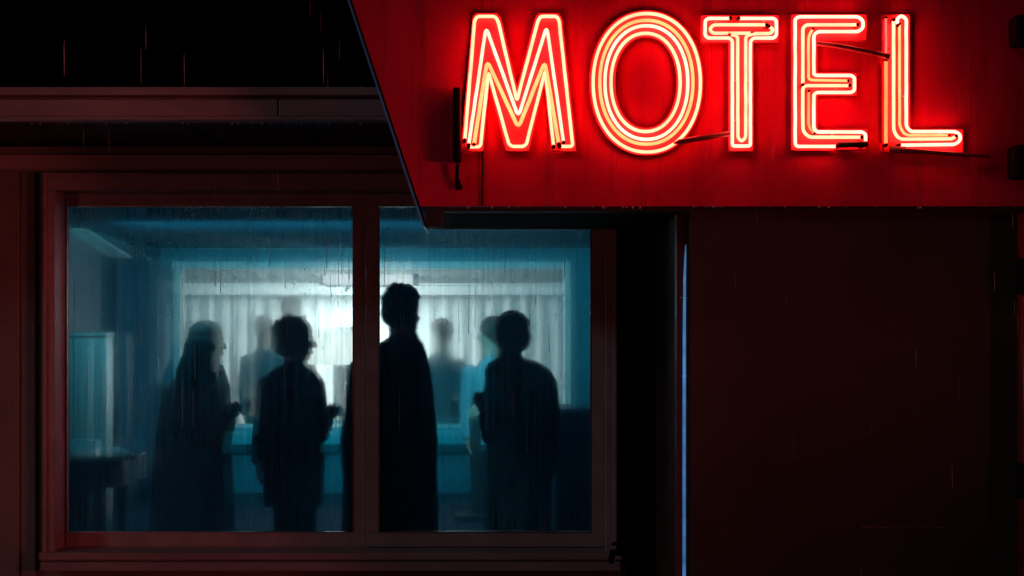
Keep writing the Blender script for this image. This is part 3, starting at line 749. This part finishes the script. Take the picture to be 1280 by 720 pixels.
def person(label, Y, head, yaw, coat, arms, hair, skin='skin', coatm='coatblack', pitch=0, legs=None, vox=.007, group=None, coat_y=0, hh=.235, skirt=False, front=True):
    """head: px centre; coat rings in (py, xl, xr, half depth); arms: (shoulder, elbow, wrist, hand dir, palm normal) px + depth offset"""
    cx = X((coat[2][1] + coat[2][2]) / 2, Y); loc = Vector((cx, Y, 0))
    t = thing('person', label, 'person', loc, group)
    hc = P(head[0], head[1], Y + (head[2] if len(head) > 2 else 0))
    base = cx if False else None
    # ---- body
    bm = bmesh.new(); T, k = add_head(bm, hc, hh, yaw, pitch)
    sh = P(0, coat[1][0], Y).z
    tor = [(X((xl + xr) / 2, Y), Y + coat_y, Z(py, Y), max(.03, abs(X(xr, Y) - X(xl, Y)) / 2 - .022), max(.03, ry - .022)) for py, xl, xr, ry in coat]
    tor = [r_ for r_ in tor if r_[2] > .78] or tor[:4]
    loft(bm, tor)
    nk = Vector((tor[0][0], Y + coat_y, tor[0][2]))
    back = (T.to_3x3() @ Vector((-.022, 0, -.055))) * k
    tube(bm, [nk - Vector((0, 0, .08)), nk, hc + back], [.08 * k, .066 * k, .058 * k], 16)
    wr = []
    for s_, e_, w_, hd, pn, cu in arms:
        a, b, c = [P(q[0], q[1], Y + q[2]) for q in (s_, e_, w_)]
        limb(bm, a, b, c, [.046, .042, .037, .034, .024]); add_hand(bm, c, hd, pn, cu, side=1 if s_[0] < head[0] else -1); wr.append((a, b, c))
    lx = legs or (cx - .09, cx + .09)
    hipz = .86 * (hc.z / 1.6)
    for i, q in enumerate(lx):
        hx = cx + (-.085 if i == 0 else .085)
        limb(bm, (hx, Y + coat_y, hipz), (q, Y + coat_y - .015, .47), (q, Y + coat_y + .01, .09), [.082, .075, .056, .05, .036])
        ell(bm, (hx, Y + coat_y, hipz + .03), (.1, .09, .1))
    b_ = obj('body', bm, skin, t, smooth=True); remesh(b_, vox)
    # ---- eyes
    if front:
        for s in (-1, 1):
            bm = bmesh.new(); ell(bm, T @ (Vector((.074, .031 * s, .003)) * k), (.0125 * k,) * 3, None, 10); obj('eye', bm, 'white', t, smooth=True)
    # ---- coat with sleeves
    bm = bmesh.new()
    rings = []
    for i, (py, xl, xr, ry) in enumerate(coat): rings.append((X((xl + xr) / 2, Y), Y + coat_y, Z(py, Y), abs(X(xr, Y) - X(xl, Y)) / 2, ry))
    # refine
    fine = []
    for a, b in zip(rings, rings[1:]):
        m = max(1, int(abs(a[2] - b[2]) / .03))
        for q in range(m):
            f = q / m; fs = f * f * (3 - 2 * f) * .5 + f * .5
            fine.append(tuple(a[j] * (1 - (f if j == 2 else fs)) + b[j] * (f if j == 2 else fs) for j in range(5)))
    fine.append(rings[-1])
    loft(bm, fine, 48)
    ztop, zbot = rings[0][2], rings[-1][2]
    for v in bm.verts:
        dn = max(0, min(1, (ztop - v.co.z - .25) / .6)); an = math.atan2(v.co.y - Y, v.co.x - cx)
        f = 1 + dn * (.07 * math.sin(an * 7 + 3 * noise.noise((cx * 5, v.co.z * .8, 1))) + .06 * noise.noise((v.co.x * 5, v.co.y * 5, v.co.z * 2)))
        v.co.x = cx + (v.co.x - cx) * (f * .5 + .5); v.co.y = Y + (v.co.y - Y) * f
    # collar
    c0 = rings[0]; tube(bm, [(c0[0], c0[1], c0[2] - .03), (c0[0], c0[1], c0[2] + .025)], [c0[3] * 1.12 + .01, c0[3] * .95 + .005], 20)
    for a, b, c in wr:
        cc = b.lerp(c, .9)
        limb(bm, a, b, cc, [.066, .062, .055, .052, .045])
    c_ = obj('coat', bm, coatm, t, smooth=True); remesh(c_, .009, 2)
    # ---- trousers + shoes
    bm = bmesh.new()
    for i, q in enumerate(lx):
        hx = cx + (-.085 if i == 0 else .085)
        limb(bm, (hx, Y + coat_y, hipz), (q, Y + coat_y - .015, .47), (q, Y + coat_y + .01, .10), [.10, .093, .075, .068, .062])
    ell(bm, (cx, Y + coat_y, hipz + .02), (.16, .115, .12))
    tr = obj('trousers', bm, 'trouser', t, smooth=True); remesh(tr, .012, 2)
    fd = Vector((math.cos(R(yaw)), math.sin(R(yaw)), 0))
    for q in lx:
        bm = bmesh.new(); p = Vector((q, Y + coat_y + .01, .05)); rot = Matrix.Rotation(R(yaw), 4, 'Z')
        ell(bm, p + fd * .07 + Vector((0, 0, -.004)), (.135, .047, .04), rot); ell(bm, p + Vector((0, 0, .03)), (.055, .045, .06), rot)
        for v in bm.verts: v.co.z = max(v.co.z, .008)
        s_ = obj('shoe', bm, 'shoe', t, smooth=True); remesh(s_, .012, 1)
    # ---- hair
    bm = bmesh.new()
    def he(p, r, n=18): ell(bm, T @ (Vector(p) * k), [x * k for x in r], head_rot(yaw, pitch), n)
    rnd = random.Random(int(head[0] * 7))
    if hair == 'short':
        he((-.020, 0, .045), (.103, .085, .088)); he((-.062, 0, -.005), (.062, .074, .07)); he((.02, 0, .085), (.066, .068, .045))
        for i in range(34):
            a = rnd.uniform(0, 6.28); u = rnd.uniform(.0, 1.0); p = Vector((-.02 + .095 * math.cos(a) * (1 - u * .6), .08 * math.sin(a) * (1 - u * .6), .065 + .062 * u))
            he(p, (.02, .02, .014), 8)
    elif hair == 'tousled':
        he((-.016, 0, .042), (.108, .094, .098)); he((-.056, 0, -.018), (.072, .086, .082))
        for i in range(90):
            a = rnd.uniform(0, 6.28); u = rnd.uniform(-.3, 1.0); rr = math.sqrt(max(0, 1 - max(0, u) ** 2))
            p = Vector((-.025 + .105 * math.cos(a) * rr, .09 * math.sin(a) * rr, .045 + .09 * u))
            if p.x > .03 and p.z < .10: continue
            tp_ = p + Vector((rnd.uniform(-.02, .025), rnd.uniform(-.02, .02), rnd.uniform(-.03, .02))) + (p - Vector((-.02, 0, .04))) * .07
            tube(bm, [T @ (p * k), T @ (tp_ * k)], [.017 * k, .007 * k], 7)
    elif hair == 'long':
        he((-.020, 0, .048), (.108, .094, .092)); he((-.05, 0, -.03), (.080, .098, .10))
        for i in range(60):
            a = R(rnd.uniform(55, 305)); p = Vector((-.02 + .098 * math.cos(a), .092 * math.sin(a), .02))
            q1 = p * 1.08 + Vector((-.01, 0, -.10)); q2 = p * 1.22 + Vector((-.035 + rnd.uniform(-.015, .015), 0, -.21)); q3 = p * 1.1 + Vector((-.05 + rnd.uniform(-.02, .02), rnd.uniform(-.01, .01), -.30 + rnd.uniform(-.05, .03)))
            tube(bm, [T @ (x * k) for x in (p, q1, q2, q3)], [.026 * k, .025 * k, .02 * k, .008 * k], 8)
    elif hair == 'cap':
        he((-.020, 0, .032), (.113, .099, .108)); he((-.055, 0, -.03), (.080, .090, .085))
        for i in range(46):
            a = rnd.uniform(0, 6.28); u = rnd.uniform(-.35, .95); rr = math.sqrt(max(0, 1 - u * u))
            p = Vector((-.022 + .104 * math.cos(a) * rr, .09 * math.sin(a) * rr, .032 + .1 * u))
            if p.x > .045 and p.z < .06: continue
            tp_ = p + (p - Vector((-.02, 0, .03))) * .06 + Vector((-.01, 0, -.03))
            tube(bm, [T @ (p * k), T @ (tp_ * k)], [.016 * k, .009 * k], 7)
    h_ = obj('hair', bm, 'hair', t, smooth=True); remesh(h_, .008, 1)
    return t

person('woman-like figure with long loose hair in a coat coloured by rusty red light, leftmost at the window', 1.9, (261, 428), 30,
       [(460, 238, 278, .062), (470, 220, 284, .095), (486, 207, 288, .125), (515, 200, 288, .14), (560, 193, 289, .155), (610, 188, 291, .17), (655, 185, 293, .18), (672, 185, 294, .18)],
       [((275, 488, .0), (281, 545, -.03), (287, 524, -.16), (.35, -.4, .35), (0, 0, 1), .9), ((216, 488, .02), (205, 545, .03), (208, 598, .0), (.1, -.1, -1), (1, 0, 0), .35)],
       'long', coatm='coatredlit', hh=.25)
person('figure with tousled short hair in dark jacket, second from left, hands raised to waist', 1.0, (371, 425), 14,
       [(454, 356, 382, .058), (462, 341, 395, .09), (472, 331, 402, .115), (495, 327, 403, .13), (535, 327, 404, .14), (575, 327, 405, .145), (610, 329, 404, .15), (632, 331, 403, .15)],
       [((393, 483, -.0), (401, 542, -.03), (408, 525, -.12), (.35, -.5, .25), (-.5, .2, 1), 1.5), ((334, 484, .02), (327, 538, .03), (323, 578, -.02), (.1, -.1, -1), (1, 0, 0), .45)],
       'tousled', coatm='coatnavy', hh=.245, legs=(X(357, 1.0), X(381, 1.0)))
person('tall broad man in long dark overcoat behind the middle window bar', .62, (503, 390), 62,
       [(420, 488, 521, .068), (429, 474, 529, .095), (441, 456, 533, .13), (458, 441, 537, .15), (490, 430, 542, .165), (550, 427, 545, .175), (610, 427, 546, .185), (665, 426, 547, .195), (682, 427, 547, .195)],
       [((450, 462, .0), (437, 548, .02), (439, 612, -.04), (.1, -.15, -1), (1, 0, 0), .5), ((524, 466, .0), (536, 550, .02), (534, 614, -.04), (-.1, -.15, -1), (-1, 0, 0), .5)],
       'short', coatm='coatblack', hh=.282, legs=(X(464, .62), X(512, .62)))
person('round-shouldered figure with bobbed hair facing left, rightmost at the window', 1.1, (637, 417), 140,
       [(446, 624, 652, .06), (453, 611, 674, .09), (462, 606, 688, .12), (478, 606, 697, .135), (510, 609, 697, .145), (560, 611, 695, .155), (615, 609, 690, .165), (660, 607, 690, .175), (672, 607, 690, .175)],
       [((618, 486, -.02), (613, 545, -.05), (607, 516, -.18), (-.35, -.3, .4), (.4, 0, 1), .9), ((684, 486, .02), (690, 545, .03), (686, 592, .0), (-.1, -.1, -1), (-1, 0, 0), .45)],
       'cap', coatm='coatblack', hh=.24, legs=(X(630, 1.1), X(668, 1.1)))
def simple(label, Y, head, yaw, w, cloth, hair='short', hh=.235, g=None):
    hx, hy = head; s = F / (Y + 7)
    def r(dy, hw, ry): return (hy + dy * s, hx - hw * s * w, hx + hw * s * w, ry)
    return person(label, Y, head, yaw, [r(.145, .06, .055), r(.19, .12, .08), r(.24, .19, .10), r(.36, .205, .115), r(.6, .19, .12), r(.85, .205, .13)],
           [((hx - .16 * s, hy + .30 * s, 0), (hx - .19 * s, hy + .58 * s, .02), (hx - .18 * s, hy + .80 * s, -.03), (.1, -.1, -1), (1, 0, 0), .5),
            ((hx + .16 * s, hy + .30 * s, 0), (hx + .19 * s, hy + .58 * s, .02), (hx + .18 * s, hy + .80 * s, -.03), (-.1, -.1, -1), (-1, 0, 0), .5)],
           hair, coatm=cloth, hh=hh, vox=.012, front=True, group=g)
GB = None
simple('pale blurred figure facing left just behind the rightmost person', 3.3, (614, 417), 190, .55, 'palecloth', 'cap')
simple('slim blurred figure coloured with slate blue haze in the back room, left of the tousled-haired one', LB + .75, (330, 412), 80, .62, 'midcloth', 'short')
simple('tallest blurred figure in the back room, its head above the tousled-haired one', LB + 1.15, (364, 386), 100, .7, 'midcloth', 'cap')
simple('blurred blue figure in the back room, right of the tall man in overcoat', LB + .6, (552, 417), 110, .72, 'midcloth', 'tousled')
simple('small blurred figure in the back room beside the lamp, close to middle window bar', LB + 1.2, (448, 418), 95, .5, 'midcloth', 'short', .2)

# cup in the rightmost person's hand
c = P(603, 503, 1.1 - .26)
cp = thing('paper_cup', 'pale cup held up by the rightmost person', 'cup', tuple(c))
bm = bmesh.new(); loft(bm, [(c.x, c.y, c.z - .05, .028, .028), (c.x, c.y, c.z + .05, .038, .038)], 20); obj('body', bm, 'palecloth', cp, smooth=False)
bm = bmesh.new(); loft(bm, [(c.x, c.y, c.z + .051, .04, .04), (c.x, c.y, c.z + .062, .036, .036)], 20); obj('lid', bm, 'unit', cp)

# ================================================================ RAIN
bm = bmesh.new(); rr = random.Random(3)
def bead(bm, x, z, y, r, st=1.0):
    n = 6; top = bm.verts.new((x, y - r * .6, z))
    ring = [bm.verts.new((x + r * math.cos(a), y, z + r * st * math.sin(a))) for a in [2 * math.pi * k / n for k in range(n)]]
    ring2 = [bm.verts.new((x + r * .7 * math.cos(a), y - r * .42, z + r * .7 * st * math.sin(a))) for a in [2 * math.pi * k / n for k in range(n)]]
    for k in range(n):
        j = (k + 1) % n; bm.faces.new((ring[k], ring[j], ring2[j], ring2[k])); bm.faces.new((ring2[k], ring2[j], top))
    bm.faces.new(ring[::-1])
for i in range(4200):
    t = rr.random() ** 2.4
    px = rr.uniform(84, 738); py = 259 + t * 400
    if 441 < px < 474: continue
    if noise.noise((px * .012, py * .01, 2)) < -.15 + t * .4: continue
    p = P(px, py, -.0032); bead(bm, p.x, p.z, p.y, rr.uniform(.0008, .0021) * (1.2 - t * .4), rr.choice((1, 1, 1.5, 3)))
for i in range(60):
    px = rr.uniform(90, 736); py = 259 + rr.random() ** 1.5 * 250; L = rr.uniform(.05, .28)
    if 438 < px < 476: continue
    p = P(px, py, -.0034)
    tube(bm, [p, p + Vector((rr.uniform(-.002, .002), 0, -L * .5)), p + Vector((rr.uniform(-.003, .003), 0, -L))], [.0007, .0011, .0018], 5)
for i in range(60):
    if rr.random() < .55: q = P(rr.uniform(560, 1280), 258.8, S - .004); q.z = zf - .001
    else: q = P(rr.uniform(0, 486), 153.3, E - .029)
    r = rr.uniform(.0018, .0042)
    ell(bm, q - Vector((0, 0, r)), (r, r, r * rr.uniform(1.1, 1.9)), None, 8)
o = obj('raindrops', bm, 'water', smooth=True); o['kind'] = 'stuff'; o['label'] = 'raindrops and runs clinging to the window glass'
bm = bmesh.new()
for (px, py, L, r) in ((80, 50, 45, .0022), (182, 32, 30, .0012), (230, 66, 40, .0012), (404, 60, 45, .001), (176, 60, 45, .001), (1190, 580, 30, .0006)):
    tube(bm, [P(px, py, -2.0), P(px + .3, py + L * .5, -2.0), P(px + .4, py + L, -2.0)], [r * .3, r, r * .5], 6)
for i in range(55):
    px, py, Y = rr.uniform(-20, 1300), rr.uniform(-20, 720), rr.uniform(-3.2, -1.8); L = rr.uniform(14, 40)
    tube(bm, [P(px, py, Y), P(px + .3, py + L * .5, Y), P(px + .4, py + L, Y)], [.0001, .0004, .0002], 4)
o = obj('rain', bm, 'rain', smooth=True); o['kind'] = 'stuff'; o['label'] = 'thin streaks of falling rain'

# ================================================================ LIGHT, CAMERA
def area(name, loc, target, size, power, col, sy=None, spread=180):
    d = bpy.data.lights.new(name, 'AREA'); d.energy = power; d.color = col; d.size = size
    if sy: d.shape = 'RECTANGLE'; d.size_y = sy
    d.spread = R(spread)
    o = bpy.data.objects.new(name, d); C.objects.link(o); o.location = loc
    o.rotation_euler = (Vector(target) - Vector(loc)).to_track_quat('-Z', 'Y').to_euler(); return o
area('lobby_light', (-1.2, 1.6, 2.0), (-1.2, 4.9, 1.2), 2.8, 42, (.15, .80, 1.0), .3, 130)
area('back_room_light', (-1.4, LB + 1.0, 2.25), (-1.3, LB + 1.4, 0), 2.6, 15, (.85, .97, 1.0), .3)
pl = bpy.data.lights.new('curtain_fill', 'POINT'); pl.energy = 115; pl.color = (.88, 1.0, .97); pl.shadow_soft_size = .05
po = bpy.data.objects.new('curtain_fill', pl); C.objects.link(po); po.location = (c_lamp[0] + .02, BR - .55, Z(462, BR - .55))  # point lamp added near the curtain to make its bright centre patch
# unseen red fill lamps added on both sides to tint facade and window frame
area('red_fill', (7.5, -7.0, 1.5), (-3.3, 0, 1.6), 1.6, 4.6, (1.0, .12, .13), .8, 24)
area('red_fill', (-5.7, -7.2, 1.0), (-1.8, 0, 1.8), 1.2, 17, (1.0, .20, .19), .6)
sun = bpy.data.lights.new('moon', 'SUN'); sun.energy = .12; sun.angle = R(8); sun.color = (.75, .82, 1.0)
so = bpy.data.objects.new('moon', sun); C.objects.link(so); so.rotation_euler = (R(62), 0, R(-55))

w = bpy.data.worlds.new('World'); bpy.context.scene.world = w; w.use_nodes = True
nt = w.node_tree; bg = nt.nodes['Background']; sky = nt.nodes.new('ShaderNodeTexSky'); sky.sky_type = 'NISHITA'
sky.sun_disc = False; sky.sun_elevation = R(-4); sky.sun_rotation = R(200)
nt.links.new(sky.outputs[0], bg.inputs['Color']); bg.inputs['Strength'].default_value = .004

cam = bpy.data.cameras.new('camera'); co = bpy.data.objects.new('camera', cam); C.objects.link(co)
co.location = (0, CAMY, EYE); co.rotation_euler = (R(90), 0, 0)
cam.sensor_width = 36; cam.lens = 36 * F / 1280; cam.shift_y = (HY - 360) / 1280; cam.clip_end = 2000
sc = bpy.context.scene; sc.camera = co
sc.view_settings.view_transform = 'Standard'; sc.view_settings.look = 'None'; sc.view_settings.gamma = 1; sc.view_settings.exposure = 0
sc.cycles.use_denoising = True
sc.cycles.max_bounces = 10; sc.cycles.transmission_bounces = 10; sc.cycles.transparent_max_bounces = 16
sc.cycles.sample_clamp_indirect = 6
